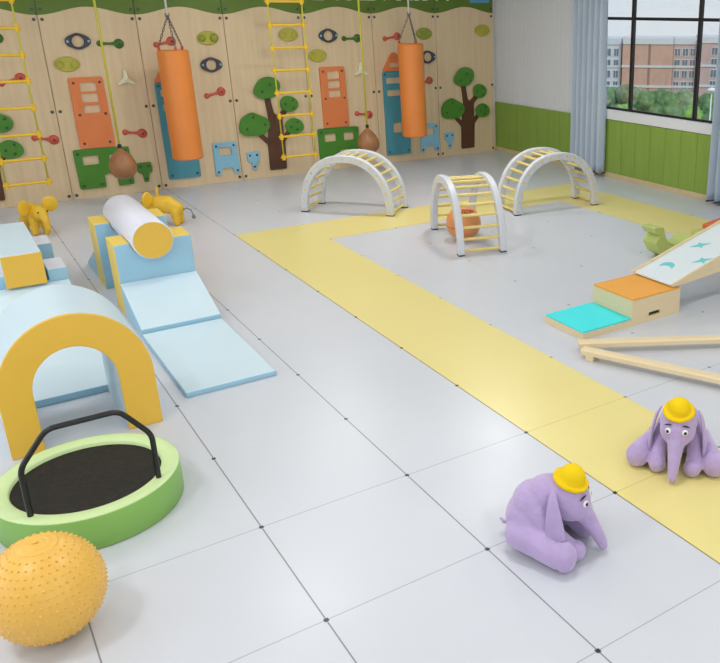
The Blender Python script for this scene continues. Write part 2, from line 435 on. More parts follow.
def make_table(label, x0):
    t = thing('light_blue_relief', label, 'wall decoration', (x0, YF, 0), 0, 'light blue bench reliefs')
    relief('board', roundpoly([(0, .15), (.1, .15), (.12, .26), (.31, .26), (.34, .15), (.44, .15), (.42, .72), (.01, .72)], .025), [roundpoly(rect(.11, .32, .49, .64), .02)], 'sky', t)
    rbolts([(.06, .66), (.37, .66), (.05, .2), (.39, .2)], t)
    return t
tb = make_table('light blue cut-out relief beside the left hanging bag', 2.86)
dup(tb, (7.05, YF, 0), label='light blue cut-out relief beside the right hanging bag')
def make_t(label, x0, m):
    t = thing('arrow_relief', label, 'wall decoration', (x0, YF, 0), 0)
    relief('board', roundpoly([(0, .5), (.23, .5), (.23, .34), (.17, .31), (.15, .17), (.08, .17), (.07, .31), (0, .34)][::-1], .02), [], m, t)
    rbolts([(.05, .44), (.18, .44), (.115, .23)], t)
    return t
make_t('small light blue stem-shaped relief left of the middle tree', 3.45, 'sky')
make_t('small light blue stem-shaped relief left of the right-hand tree', 7.63, 'sky')
make_t('small green stem-shaped relief next to the left leather ball', 1.58, 'green')

# holds ------------------------------------------------------------
def hold(name, label, x, z, rz=0, group=None):
    t = thing(name, label, 'climbing hold', (x, YF, z), 0, group); t.rotation_euler = (0, -rz, 0); return t
def dome(r, h, y0=0):  # dome sticking out of the wall along -y
    bm = bmesh.new(); n = 5
    lathe(bm, [(r, 0)] + [(r*math.cos(PI/2*i/n), h*math.sin(PI/2*i/n)) for i in range(n+1)][1:], 18)
    bmesh.ops.rotate(bm, verts=bm.verts[:], matrix=Matrix.Rotation(PI/2, 3, 'X'))
    bmesh.ops.translate(bm, verts=bm.verts[:], vec=(0, -y0, 0)); return bm
def spoon(label, x, z, x2, z2, m):
    ang = math.atan2(z2-z, x2-x); L = math.hypot(x2-x, z2-z)
    t = hold('grip_handle', label, x, z, ang, m+' bone-shaped grip handles')
    link('knob', dome(.078, .05), m, t, smooth=True)
    bm = bmesh.new(); prism(bm, [(.02, -.04), (L*.5, -.018), (L, -.026), (L, .026), (L*.5, .018), (.02, .04)], [], -.03, 0)
    link('bar', bm, m, t, bevel=.01)
    link('end_knob', dome(.048, .04), m, t, (L, 0, 0), smooth=True)
    bm = dome(.022, .014, .043); link('screw', bm, 'bolt', t, smooth=True)
spoon('red bone-shaped grip under the first rope ladder, lower', .43, 1.0, .17, 1.05, 'red')
spoon('red bone-shaped grip behind the first rope ladder, upper', .15, 1.97, -.12, 1.9, 'red')
spoon('red bone-shaped grip between left leather ball and teal tower', 1.75, .99, 1.49, 1.03, 'red')
spoon('red bone-shaped grip behind the chains of the left bag', 2.43, 2.46, 2.19, 2.41, 'red')
spoon('red bone-shaped grip below the black ring right of the left bag', 3.14, 1.6, 2.89, 1.54, 'red')
spoon('red bone-shaped grip behind the second hanging leather ball', 5.94, 1.0, 5.68, 1.04, 'red')
spoon('red bone-shaped grip behind the chains of the right bag', 6.65, 2.46, 6.38, 2.42, 'red')
spoon('red bone-shaped grip half hidden behind the right bag', 7.33, 1.59, 7.07, 1.53, 'red')
spoon('green bone-shaped grip above the cream three-armed hold near left bag', 1.62, 2.44, 1.34, 2.45, 'gdark')
spoon('green bone-shaped grip crossed by the second ball rope', 5.8, 2.44, 5.53, 2.44, 'gdark')
spoon('green bone-shaped grip at the left edge near the first rope ladder', -.04, 2.56, -.3, 2.57, 'gdark')
def ring(label, x, z):
    t = hold('ring_hold', label, x, z, 0, 'dark slate ring holds')
    out = []
    for i in range(48):
        a = 2*PI*i/48; r = .125 + .06*abs(math.cos(a))**5
        out.append((r*math.cos(a), r*math.sin(a)))
    inn = [(.088*math.cos(2*PI*i/32), .088*math.sin(2*PI*i/32)) for i in range(32)]
    bm = bmesh.new(); prism(bm, out, [inn], -.05, 0); link('ring', bm, 'slate', t, bevel=.018, seg=3, smooth=True, ang=40)
    for s in (-1, 1): link('screw', dome(.02, .012, .05), 'sky', t, (s*.15, 0, 0), smooth=True)
ring('dark slate ring hold above the left orange tower', 1.03, 2.49)
ring('dark slate ring hold beside the top of the left bag', 3.03, 2.06)
ring('dark slate ring hold above the right orange tower', 5.21, 2.5)
ring('dark slate ring hold half hidden by the right bag', 7.3, 2.05)
def oval(label, x, z, m, style):
    t = hold('oval_hold', label, x, z, 0, m+' oval holds')
    bm = bmesh.new(); prism(bm, [(.18*math.cos(2*PI*i/32), .115*math.sin(2*PI*i/32)) for i in range(32)], [], -.035, 0); link('plate', bm, m, t, bevel=.014, seg=3, smooth=True, ang=40)
    if style:
        for s, r in ((-1, .06), (1, .075)): link('knob', dome(r, .06, .03), 'olive', t, (s*.1, 0, 0), smooth=True)
    else:
        for s in (-1, 1):
            bm = bmesh.new(); tube(bm, [(s*.1+.05*math.cos(2*PI*i/16), -.038, .055*math.sin(2*PI*i/16)) for i in range(16)], .014, 8, True)
            link('rim', bm, m, t, smooth=True)
oval('yellow oval hold above the top left of the left orange tower', .82, 2.15, 'gold', 0)
oval('olive oval hold with two knobs right of the left bag chains', 3.03, 2.5, 'gold', 1)
oval('yellow oval hold behind the upper rungs of the middle ladder', 4.45, 2.53, 'gold', 0)
oval('yellow oval hold left of the right orange tower, upper', 4.97, 2.15, 'gold', 0)
oval('olive oval hold with two knobs right of the right bag chains', 7.24, 2.5, 'olive', 1)
oval('yellow oval hold high above the right-hand tree', 8.63, 2.54, 'gold', 0)
def tri(label, x, z):
    t = hold('three_armed_hold', label, x, z, 0, 'cream three-armed holds')
    pts = []
    for k in range(3):
        a = PI/2 + k*2*PI/3
        for da, r in ((-.12, .16), (.12, .16), (PI/3, .045)): pts.append((r*math.cos(a+da), r*math.sin(a+da)))
    bm = bmesh.new(); prism(bm, roundpoly(pts, .02), [], -.06, 0); link('star', bm, 'cream', t, bevel=.012, seg=3)
    link('hub', dome(.035, .02, .055), 'cream', t, smooth=True)
tri('cream three-armed hold right of the left orange tower', 1.63, 1.88)
tri('cream three-armed hold crossed by the second ball rope', 5.81, 1.85)

# lettering and signs on the green band
t = thing('lettering', 'cut white letters along the top of the green band', 'lettering', (0, YF, 0))
for (a, b) in [(3.03, 3.08), (3.17, 3.21), (3.26, 3.38), (3.55, 3.66), (3.74, 3.78), (3.9, 3.95), (4.0, 4.12), (4.66, 4.7), (4.84, 4.89), (4.97, 5.21), (5.43, 5.49), (5.64, 5.74), (5.86, 6.23), (6.4, 6.44), (6.68, 6.78), (6.98, 7.03), (7.07, 7.17), (7.25, 7.36), (7.56, 7.6), (7.8, 7.85)]:
    w_ = b-a
    pts = roundpoly(rect(a, b, 3.12, 3.34), min(.02, w_*.4))
    holes = [roundpoly(rect(a+.035, b-.035, 3.14, 3.285), .015)] if w_ > .1 else []
    relief('letter', pts, holes, 'letter', t, .02, .008, .002)
for (a, b, lab) in ((8.34, 8.82, 'blue plate on the green band above the right-hand tree'), (4.15, 4.62, 'blue plate on the green band above the middle ladder')):
    bm = bmesh.new(); prism(bm, roundpoly(rect(0, b-a, 0, .25), .03), [], -.02, .008); o = link('blue_plate', bm, 'sign', None, (a, YF, 3.08), bevel=.004)
    tag(o, lab, 'sign')

# ------------------------------------------------------------------ hanging things
def chain(parent, a, b, r=.011, step=.05):
    a, b = Vector(a), Vector(b); d = b-a; n = max(2, int(d.length/step)); q = d.to_track_quat('Z', 'Y').to_matrix()
    bm = bmesh.new()
    for i in range(n):
        c = a + d*((i+.5)/n); L = d.length/n*.68; w = .014
        pts = []
        for k in range(12):
            an = 2*PI*k/12; p = Vector((w*math.cos(an), 0, L*math.sin(an)))
            if i % 2: p = Vector((0, p.x, p.z))
            pts.append(c + q @ p)
        tube(bm, pts, .005, 6, True)
    return link('chain', bm, 'steel', parent, smooth=True)
def punch_bag(label, x, y):
    t = thing('punching_bag', label, 'punching bag', (x, y, .61), 0, 'orange punching bags hanging in front of the wall')
    R, H = .242, 1.74
    bm = bmesh.new(); lathe(bm, [(0, 0), (R-.02, 0), (R, .02), (R, H-.02), (R-.02, H), (0, H)], 48); link('bag', bm, 'bag', t, smooth=True, ang=35)
    bm = bmesh.new(); lathe(bm, [(R+.002, H-.06), (R+.003, H-.002)], 48)
    top = (0, 0, H+.52)
    for k in range(3):
        a = PI/6 + k*2*PI/3; p = (math.cos(a)*(R-.035), math.sin(a)*(R-.035), H)
        bm.verts.new((0, 0, 0))
        b2 = bmesh.new(); tube(b2, [(p[0], p[1], H-.02), (p[0], p[1], H+.05)], .022, 10); link('hanger_lug', b2, 'red', t)
        chain(t, (p[0], p[1], H+.05), top)
    bm.free()
    b3 = bmesh.new(); tube(b3, [(.03*math.cos(2*PI*i/16), 0, H+.53+.03*math.sin(2*PI*i/16)) for i in range(16)], .008, 8, True); link('hanger_ring', b3, 'steel', t, smooth=True)
    b4 = bmesh.new(); tube(b4, [(0, 0, H+.55), (0, 0, HC-.61)], .016, 10); link('strap', b4, 'strap', t, smooth=True)
punch_bag('tall orange punching bag, the left one, in front of a teal tower', 2.265, 11.1)
punch_bag('tall orange punching bag, the right one, hanging near the wall end', 6.56, 11.1)

def ball_rope(label, x, y, ztop):
    t = thing('hanging_ball', label, 'hanging ball', (x, y, 0), 0, 'brown leather balls hanging on yellow ropes')
    z0 = ztop-.5
    prof = [(0, z0), (.07, z0+.008), (.14, z0+.045), (.19, z0+.11), (.207, z0+.19), (.195, z0+.27), (.15, z0+.36), (.09, z0+.43), (.04, z0+.47), (.022, z0+.5), (0, z0+.505)]
    bm = bmesh.new(); lathe(bm, prof, 28); link('ball', bm, 'leather', t, smooth=True)
    bm = bmesh.new(); lathe(bm, [(0, ztop), (.03, ztop), (.034, ztop+.03), (.02, ztop+.06), (0, ztop+.06)], 14); link('knot', bm, 'black', t, smooth=True)
    bm = bmesh.new(); tube(bm, [(0, 0, ztop+.05), (0, 0, HC)], .018, 10); link('rope', bm, 'rope', t, smooth=True)
ball_rope('brown leather ball on yellow rope in front of the left green house', 1.235, 11.0, .9)
ball_rope('brown leather ball on yellow rope right of the second green house', 5.51, 11.0, .87)

def rope_ladder(label, x0, x1, y, zs):
    t = thing('rope_ladder', label, 'rope ladder', (x0, y, 0), 0, 'yellow rope ladders')
    W = x1-x0
    for x in (0, W):
        bm = bmesh.new(); tube(bm, [(x, 0, zs[-1]-.03), (x, 0, HC)], .013, 8); link('rope', bm, 'rope', t, smooth=True)
    for z in zs:
        bm = bmesh.new(); tube(bm, [(-.045, 0, z), (W+.045, 0, z)], .021, 12)
        for x in (0, W): tube(bm, [(x, 0, z-.05), (x, 0, z+.05)], .03, 12)
        link('rung', bm, 'rung', t, smooth=True, ang=50)
zl = [3.84, 3.47, 3.09, 2.71, 2.34, 1.97, 1.59, 1.2, .84, .48]
rope_ladder('yellow rope ladder in front of the middle tree', 3.86, 4.45, 11.0, zl)
rope_ladder('yellow rope ladder at the far left end of the wall', -.39, .165, 11.0, [z+.005 for z in zl])
# swing ladder top off-frame left of it is not shown

# ------------------------------------------------------------------ climbing arches
def arch(label, cx, cy, ang, proto=None):
    if proto: return dup(proto, (cx, cy, 0), ang, label)
    t = thing('climbing_arch', label, 'climbing arch', (cx, cy, 0), ang, 'white climbing arches with yellow rungs')
    SP, H, D, W, TH = .765, .9, .65, .112, .085
    def curve(a, off=0):
        rx, rz = SP-off, H-off
        p = 2.25
        c, s = math.cos(a), math.sin(a)
        return (rx*math.copysign(abs(c)**(2/p), c), rz*abs(s)**(2/p))
    n = 44
    for s in (-1, 1):
        o_ = [curve(PI*i/n) for i in range(n+1)]; i_ = [curve(PI*(n-i)/n, W) for i in range(n+1)]
        o_[0] = (SP, .012); o_[-1] = (-SP, .012); i_[0] = (-(SP-W), .012); i_[-1] = (SP-W, .012)
        y0 = s*D/2 - (TH if s > 0 else 0)
        bm = bmesh.new(); prism(bm, o_+i_, [], y0, y0+TH); link('side_frame', bm, 'archwhite', t, bevel=.014, seg=3, smooth=True, ang=40)
        for q in (-1, 1):
            link('foot_pad', bx(q*SP-(W if q > 0 else 0)+.003, q*SP+(W if q < 0 else 0)-.003, y0+.003, y0+TH-.003, 0, .016), 'rubber', t)
    m = 17
    cum = [0.0]; fine = [curve(PI*i/400, W/2) for i in range(401)]
    for q0, q1 in zip(fine, fine[1:]): cum.append(cum[-1]+math.hypot(q1[0]-q0[0], q1[1]-q0[1]))
    for i in range(m):
        want = .055 + (cum[-1]-.11)*i/(m-1); j = min(range(401), key=lambda q: abs(cum[q]-want)); x, z = fine[j]
        bm = bmesh.new(); tube(bm, [(x, -D/2-.002, z), (x, D/2+.003, z)], .0215, 12); link('rung', bm, 'archrung', t, smooth=True, ang=50)
    return t
aL = arch('white climbing arch nearest the hanging ball, left of the three', 4.02, 8.425, math.atan2(-.749, .662))
arch('white climbing arch in the middle with the orange ball under it', 4.50, 5.87, math.atan2(.962, .273), aL)
arch('white climbing arch on the yellow strip near the curtain', 6.603, 6.805, math.atan2(-.118, .993), aL)

# orange ball under the arch
t = thing('play_ball', 'orange ball with red markings under the middle climbing arch', 'ball', (4.48, 5.91, .235))
bm = bmesh.new(); ell(bm, (0, 0, 0), (.235,)*3, sub=4); link('ball', bm, 'ballor', t, smooth=True)
def onball(lon, lat, r=.237):
    # lon from the direction facing the camera
    base = math.atan2(-3.38-5.91, -1.14-4.48)
    a = base+math.radians(lon); l = math.radians(lat); return (r*math.cos(l)*math.cos(a), r*math.cos(l)*math.sin(a), r*math.sin(l))
bm = bmesh.new()
for st in ([(-5, 62), (55, 52)], [(55, 52), (48, 30)], [(48, 30), (-2, 34)], [(-2, 34), (-5, 62)], [(8, 38), (6, 54)], [(6, 54), (16, 42)], [(16, 42), (22, 52)], [(28, 36), (27, 50)], [(36, 50), (34, 34)], [(36, 50), (44, 48)]):
    (a, b), (c, d) = st; tube(bm, [onball(a+(c-a)*i/6, b+(d-b)*i/6) for i in range(7)], .005, 6)
link('marking', bm, 'ballline', t)
bm = bmesh.new()
tube(bm, [onball(i*10, -8) for i in range(36)], .004, 6, True); link('seam', bm, 'ballline', t)

# ------------------------------------------------------------------ soft play, roller set
def soft(name, label, cat, parts, loc=(0, 0, 0), group=None): pass
XA, XB = .10, .85
def slab(name, label, x0, x1, y0, y1, h, m='foamblue', m2='foamblue2', cat='play mat', group=None):
    cx, cy = (x0+x1)/2, (y0+y1)/2
    t = thing(name, label, cat, (cx, cy, 0), 0, group)
    a, b = (x1-x0)/2, (y1-y0)/2
    bm = bmesh.new(); box(bm, -a, a, -b, b, 0, h)
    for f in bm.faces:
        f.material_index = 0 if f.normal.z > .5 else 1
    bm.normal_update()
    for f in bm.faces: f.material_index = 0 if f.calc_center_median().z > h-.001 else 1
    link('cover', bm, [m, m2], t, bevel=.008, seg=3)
    return t
slab('foam_mat', 'thin light blue foam mat in front of the roller ramp', XA, XB, 3.1, 4.675, .045)
def wedge(label, x0, x1, y0, y1, z0, z1, group=None):
    t = thing('foam_wedge', label, 'foam ramp', ((x0+x1)/2, min(y0, y1), 0), 0, group)
    a = (x1-x0)/2; oy = min(y0, y1)
    bm = bmesh.new(); pts = [(y0-oy, 0), (y1-oy, 0), (y1-oy, z1), (y0-oy, z0)]
    prism(bm, pts, [], -a, a, axis='x')
    bm.normal_update()
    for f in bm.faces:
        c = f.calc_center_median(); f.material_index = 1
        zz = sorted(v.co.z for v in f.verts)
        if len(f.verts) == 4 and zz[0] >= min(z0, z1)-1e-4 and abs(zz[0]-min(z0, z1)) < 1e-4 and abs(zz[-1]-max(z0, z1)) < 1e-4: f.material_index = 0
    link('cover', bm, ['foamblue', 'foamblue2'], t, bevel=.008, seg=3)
    return t
wedge('light blue foam wedge ramp leading up to the roller', XA, XB, 4.685, 5.445, .085, .35, 'light blue foam wedges')
wedge('light blue foam wedge behind the rear roller support', XA, XB, 7.68, 6.96, .03, .34, 'light blue foam wedges')
def support(label, y0, y1):
    t = thing('roller_support', label, 'foam block', ((XA+XB)/2, y0, 0), 0, 'yellow edged blue foam roller supports')
    a = (XB-XA)/2; H = .75; R = .205; zc = .775; xc = .455-(XA+XB)/2
    th = math.asin((zc-H)/R) if zc > H else 0
    nt_ = [(xc+R*math.cos(q), zc+R*math.sin(q)) for q in [(-th) - (PI-2*th)*i/20 for i in range(21)]]
    pts = [(-a, 0), (a, 0), (a, H)] + nt_ + [(-a, H)]
    bm = bmesh.new(); prism(bm, pts, [], 0, y1-y0, side_mi=1, cap_mi=0); link('cover', bm, ['foamblue2', 'foamtop'], t, bevel=.008, seg=3)
support('blue foam support with yellow edges carrying the roller front end', 5.45, 5.86)
support('blue foam support with yellow edges carrying the roller rear end', 6.5, 6.93)
t = thing('foam_roller', 'white foam roller with a yellow end face resting in the supports', 'roller', (.455, 5.33, .775))
R = .2; L = 1.52
bm = bmesh.new(); lathe(bm, [(R-.012, 0), (R, .012), (R, L-.012), (R-.012, L)], 48); bmesh.ops.rotate(bm, verts=bm.verts[:], matrix=Matrix.Rotation(-PI/2, 3, 'X')); link('roll', bm, 'foamwhite', t, smooth=True, ang=60)
for y in (0, L):
    bm = bmesh.new(); lathe(bm, [(0, 0), (R-.013, 0), (R-.008, .004)] if y == 0 else [(0, 0), (R-.013, 0), (R-.008, -.004)], 48); bmesh.ops.rotate(bm, verts=bm.verts[:], matrix=Matrix.Rotation(-PI/2, 3, 'X')); link('end_cap', bm, 'foamyel', t, (0, y, 0))

# ------------------------------------------------------------------ soft play, tunnel set
t = thing('foam_tunnel', 'light blue foam arch tunnel with a yellow front face', 'foam tunnel', (-.65, 2.8, 0))
A, H = .5, .985; ai, hi = .275, .745
cxi = -.015
outl = [(A, 0)] + [(A*math.cos(q), (H-.55)+.55*math.sin(q)) for q in [PI*i/36 for i in range(37)]] + [(-A, 0)]
inn = [(cxi-ai, 0)] + [(cxi+ai*math.cos(q), (hi-.3)+.3*math.sin(q)) for q in [PI-PI*i/30 for i in range(31)]] + [(cxi+ai, 0)]
bm = bmesh.new(); prism(bm, outl+inn, [], .03, .8); link('body', bm, 'foamblue', t, bevel=.006, seg=2, smooth=True, ang=35)
bm = bmesh.new(); prism(bm, outl+inn, [], 0, .03); link('front_face', bm, 'foamyel', t, bevel=.006, seg=2, smooth=True, ang=35)
SA, SB = -1.02, -.28
slab('foam_mat', 'light blue foam mat seen through the arch tunnel', SA, SB, 3.62, 5.22, .06)
wedge('light blue foam wedge rising behind the arch tunnel', SA, SB, 5.23, 6.05, .06, .32, 'light blue foam wedges')
def bsupport(label, y0, y1):
    t = thing('beam_support', label, 'foam block', (-.65, y0, 0), 0, 'notched blue foam blocks under the yellow ended beam')
    H = .45; pts = [(-.37, 0), (.37, 0), (.37, H), (.19, H), (.19, .33), (-.19, .33), (-.19, H), (-.37, H)]
    bm = bmesh.new(); prism(bm, pts, [], 0, y1-y0)
    for f in bm.faces: f.material_index = 1 if f.calc_center_median().z > H-.001 else 0
    link('cover', bm, ['foamblue2', 'foamwhite'], t, bevel=.008, seg=3)
bsupport('notched blue foam block under the near end of the beam', 6.06, 6.5)
bsupport('notched blue foam block under the far end of the beam', 7.2, 7.62)
t = thing('foam_beam', 'light blue foam beam with yellow end lying in notched blocks', 'foam beam', (-.665, 5.98, .33))
bm = bmesh.new(); box(bm, -.18, .18, .02, 1.56, 0, .33); link('body', bm, 'foamblue', t, bevel=.008, seg=3)
bm = bmesh.new(); box(bm, -.18, .18, 0, .02, 0, .33); link('end_face', bm, 'foamyel', t, bevel=.005)

# ------------------------------------------------------------------ trampoline
t = thing('mini_trampoline', 'round green foam trampoline with dark mat and black handle bar', 'trampoline', (-.785, 1.875, 0))
RO, RI, HT = .538, .428, .225
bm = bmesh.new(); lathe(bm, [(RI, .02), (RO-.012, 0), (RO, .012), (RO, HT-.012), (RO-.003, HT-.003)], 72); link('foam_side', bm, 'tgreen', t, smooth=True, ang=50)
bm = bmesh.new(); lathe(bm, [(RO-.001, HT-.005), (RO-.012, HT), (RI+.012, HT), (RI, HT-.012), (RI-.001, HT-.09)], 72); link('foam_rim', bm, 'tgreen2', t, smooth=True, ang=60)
bm = bmesh.new(); lathe(bm, [(0, HT-.075), (RI-.001, HT-.03), (RI-.001, HT-.04), (0, HT-.085)], 64); link('jump_mat', bm, 'mesh', t, smooth=True, ang=30)
ox, oy = -.785, 1.875
pts = [(-1.13-ox, -.305, .19), (-1.125-ox, -.305, .53), (-.96-ox, -.305, .735), (-.58-ox, -.305, .735), (-.425-ox, -.305, .53), (-.43-ox, -.305, .19)]
bend = [pts[0]]
for i in range(1, 5):
    p, a, b = Vector(pts[i]), Vector(pts[i-1]), Vector(pts[i+1])
    p0, p1 = p+(a-p).normalized()*.05, p+(b-p).normalized()*.05
    for k in range(6):
        q = k/5; bend.append(p0*(1-q)**2+p*2*q*(1-q)+p1*q*q)
bend.append(pts[5])
bm = bmesh.new(); tube(bm, bend, .0165, 12); link('handle_bar', bm, 'black', t, smooth=True, ang=50)

# ------------------------------------------------------------------ spiky ball
t = thing('massage_ball', 'big yellow spiky exercise ball beside the trampoline', 'exercise ball', (-1.14, .735, .272))
R = .268
bm = bmesh.new(); prof = []
n = 160
for i in range(n+1):
    th = PI*i/n; r = R
    for deg, w in ((7, 1.6), (12, 1.3), (20, 1.3)):
        d = abs(math.degrees(th)-deg)/w
        if d < 1: r += .004*(math.cos(d*PI)+1)/2
    prof.append((r*math.sin(th) if 0 < i < n else 0, r*math.cos(th)))
lathe(bm, prof, 96)
for j, deg in enumerate(range(28, 156, 8)):
    th = math.radians(deg); cnt = max(8, int(round(44*math.sin(th)+4)))
    for k in range(cnt):
        ph = 2*PI*(k+.5*(j % 2))/cnt
        d = Vector((math.sin(th)*math.cos(ph), math.sin(th)*math.sin(ph), math.cos(th)))
        mt = Matrix.Translation(d*(R+.0035)) @ d.to_track_quat('Z', 'Y').to_matrix().to_4x4()
        bmesh.ops.create_cone(bm, cap_ends=True, segments=8, radius1=.0062, radius2=.0022, depth=.008, matrix=mt)
link('ball', bm, 'ballyel', t, smooth=True, ang=40)
bm = bmesh.new(); lathe(bm, [(0, R+.001), (.012, R+.001), (.014, R+.004), (.01, R+.006), (0, R+.006)], 20); link('valve', bm, 'ballyel', t, smooth=True)

# ------------------------------------------------------------------ wooden steps and slide
t = thing('wooden_steps', 'pine two-step box with cyan and orange pads', 'steps', (3.49, 2.14, 0))
# local: x 0..1.3 , y 0..0.61
side = [(0, 0), (1.3, 0), (1.3, .262), (.63, .262), (.63, .066), (0, .066)]
slot = roundpoly(rect(.86, 1.02, .055, .095), .014)
for y0 in (0, .59):
    bm = bmesh.new(); prism(bm, side, [slot], y0, y0+.02); link('side_board', bm, 'pine', t)
for a_ in ((0, .02, .0202, .5898, 0, .066), (.63, .65, .0202, .5898, .066, .262), (1.28, 1.3, .0202, .5898, 0, .262)):
    link('riser', bx(*a_), 'pine', t)
link('tread', bx(.02, .63, .0202, .5898, .05, .066), 'pine', t)
link('tread', bx(.65, 1.28, .0202, .5898, .246, .262), 'pine', t)
link('slot_shade', bx(.84, 1.04, .0205, .024, .04, .11), 'black', t)  # black sheet standing in for the shade inside the hand slot
link('cyan_pad', bx(.006, .626, .006, .604, .066, .084), 'cyan', t, bevel=.005, seg=3)['label'] = 'cyan foam pad on the low step'
link('orange_pad', bx(.636, 1.294, .006, .604, .262, .282), 'padorange', t, bevel=.005, seg=3)['label'] = 'orange foam pad on the high step'

t = thing('slide_board', 'white slide board with moon and stars between pine rails', 'slide', (4.66, 2.14, 0))
SL = .262
def zt(x): return .30+SL*x
for y0 in (0, .585):
    pts = [(.02, .262+.035), (.2, .28+.02), (.75, .30+.035), (1.3, .42), (2.1, .60), (2.1, zt(2.1)+.03), (0, zt(0)+.03)]
    bm = bmesh.new(); prism(bm, pts, [], y0, y0+.022); link('side_rail', bm, 'pine', t, bevel=.005, seg=2)
bm = bmesh.new(); prism(bm, [(.03, zt(.03)-.012), (2.1, zt(2.1)-.012), (2.1, zt(2.1)+.006), (.03, zt(.03)+.006)], [], .022, .585); link('slide_surface', bm, 'slidew', t, bevel=.002)
th = math.atan(SL)
def deco(pts, x, y, name):
    bm = bmesh.new(); prism(bm, pts, [], 0, .003, axis='z')
    link(name, bm, 'deco', t, (x, y, zt(x)+.0065), (0, -th, 0))
dr_ = math.radians(9); hs = math.radians(112); mr, md = .085, .085
ex, ey = mr*math.cos(hs), mr*math.sin(hs); ri = math.hypot(ex+md, ey); ia = math.atan2(ey, ex+md)
mp_ = [(mr*math.cos(q), mr*math.sin(q)) for q in [-hs+2*hs*i/20 for i in range(21)]] + [(-md+ri*math.cos(q), ri*math.sin(q)) for q in [ia-2*ia*i/14 for i in range(1, 14)]]
deco([(u*math.cos(dr_)-v*math.sin(dr_), u*math.sin(dr_)+v*math.cos(dr_)) for u, v in mp_], .29, .37, 'moon_mark')
star = []
for k in range(8):
    a = k*PI/4 - .63; r = .115 if k % 4 == 0 else (.07 if k % 4 == 2 else .036)
    star.append((r*math.cos(a), r*math.sin(a)))
deco(star, .82, .39, 'star_mark'); deco(star, .57, .12, 'star_mark')
bm = bmesh.new(); box(bm, 1.95, 2.1, .03, .58, 0, zt(1.95)-.02); link('support_box', bm, 'pine', t, bevel=.004)

# ------------------------------------------------------------------ balance beams
def beam(label, x0, y0, x1, y1, z, proto=None):
    L = math.hypot(x1-x0, y1-y0); a = math.atan2(y1-y0, x1-x0)
    t = thing('balance_beam', label, 'balance beam', (x0, y0, 0), a, 'pine balance beams lying in a V')
    bm = bmesh.new(); prism(bm, [(-.055, z-.05), (.055, z-.05), (.055, z-.012), (.035, z), (-.035, z), (-.055, z-.012)], [], -.03, L, axis='x'); link('beam', bm, 'pine', t, bevel=.003)
    for x in (.02, L-.12):
        link('foot_block', bx(x, x+.08, -.05, .05, 0, z-.05), 'pine', t, bevel=.003)
beam('pine balance beam of the V lying closer to the wooden steps', 3.305, 1.945, 4.95, .945, .108)
beam('pine balance beam of the V lying closer to the purple elephants', 3.24, 1.80, 4.03, .08, .104)

# ------------------------------------------------------------------ foam rocker behind slide
t = thing('foam_rocker', 'lime green curved foam rocker seat behind the slide', 'rocker', (5.83, 3.61, 0))
pts = [(.0, .43), (.17, .42), (.19, .33), (.25, .22), (.38, .16), (.54, .17), (.68, .24), (.72, .14), (.6, .05), (.4, .005), (.27, 0), (.13, .08), (.04, .23), (.13, .325), (.05, .34)]
bm = bmesh.new(); prism(bm, roundpoly(pts[::-1], .03, 3), [], 0, .24); link('body', bm, 'limefoam', t, bevel=.012, seg=3, smooth=True, ang=40)
t = thing('foam_block', 'low lime green foam block with orange end behind the slide', 'foam block', (6.66, 3.5, 0))
bm = bmesh.new(); prism(bm, [(0, .0), (.2, 0), (.2, .25), (.0, .25), (-.03, .14)], [], 0, .26); link('body', bm, 'limefoam', t, bevel=.012, seg=3)
bm = bmesh.new(); prism(bm, [(.2, 0), (.62, 0), (.62, .35), (.2, .3)], [], .0, .26); link('orange_end', bm, 'foamor', t, bevel=.012, seg=3)

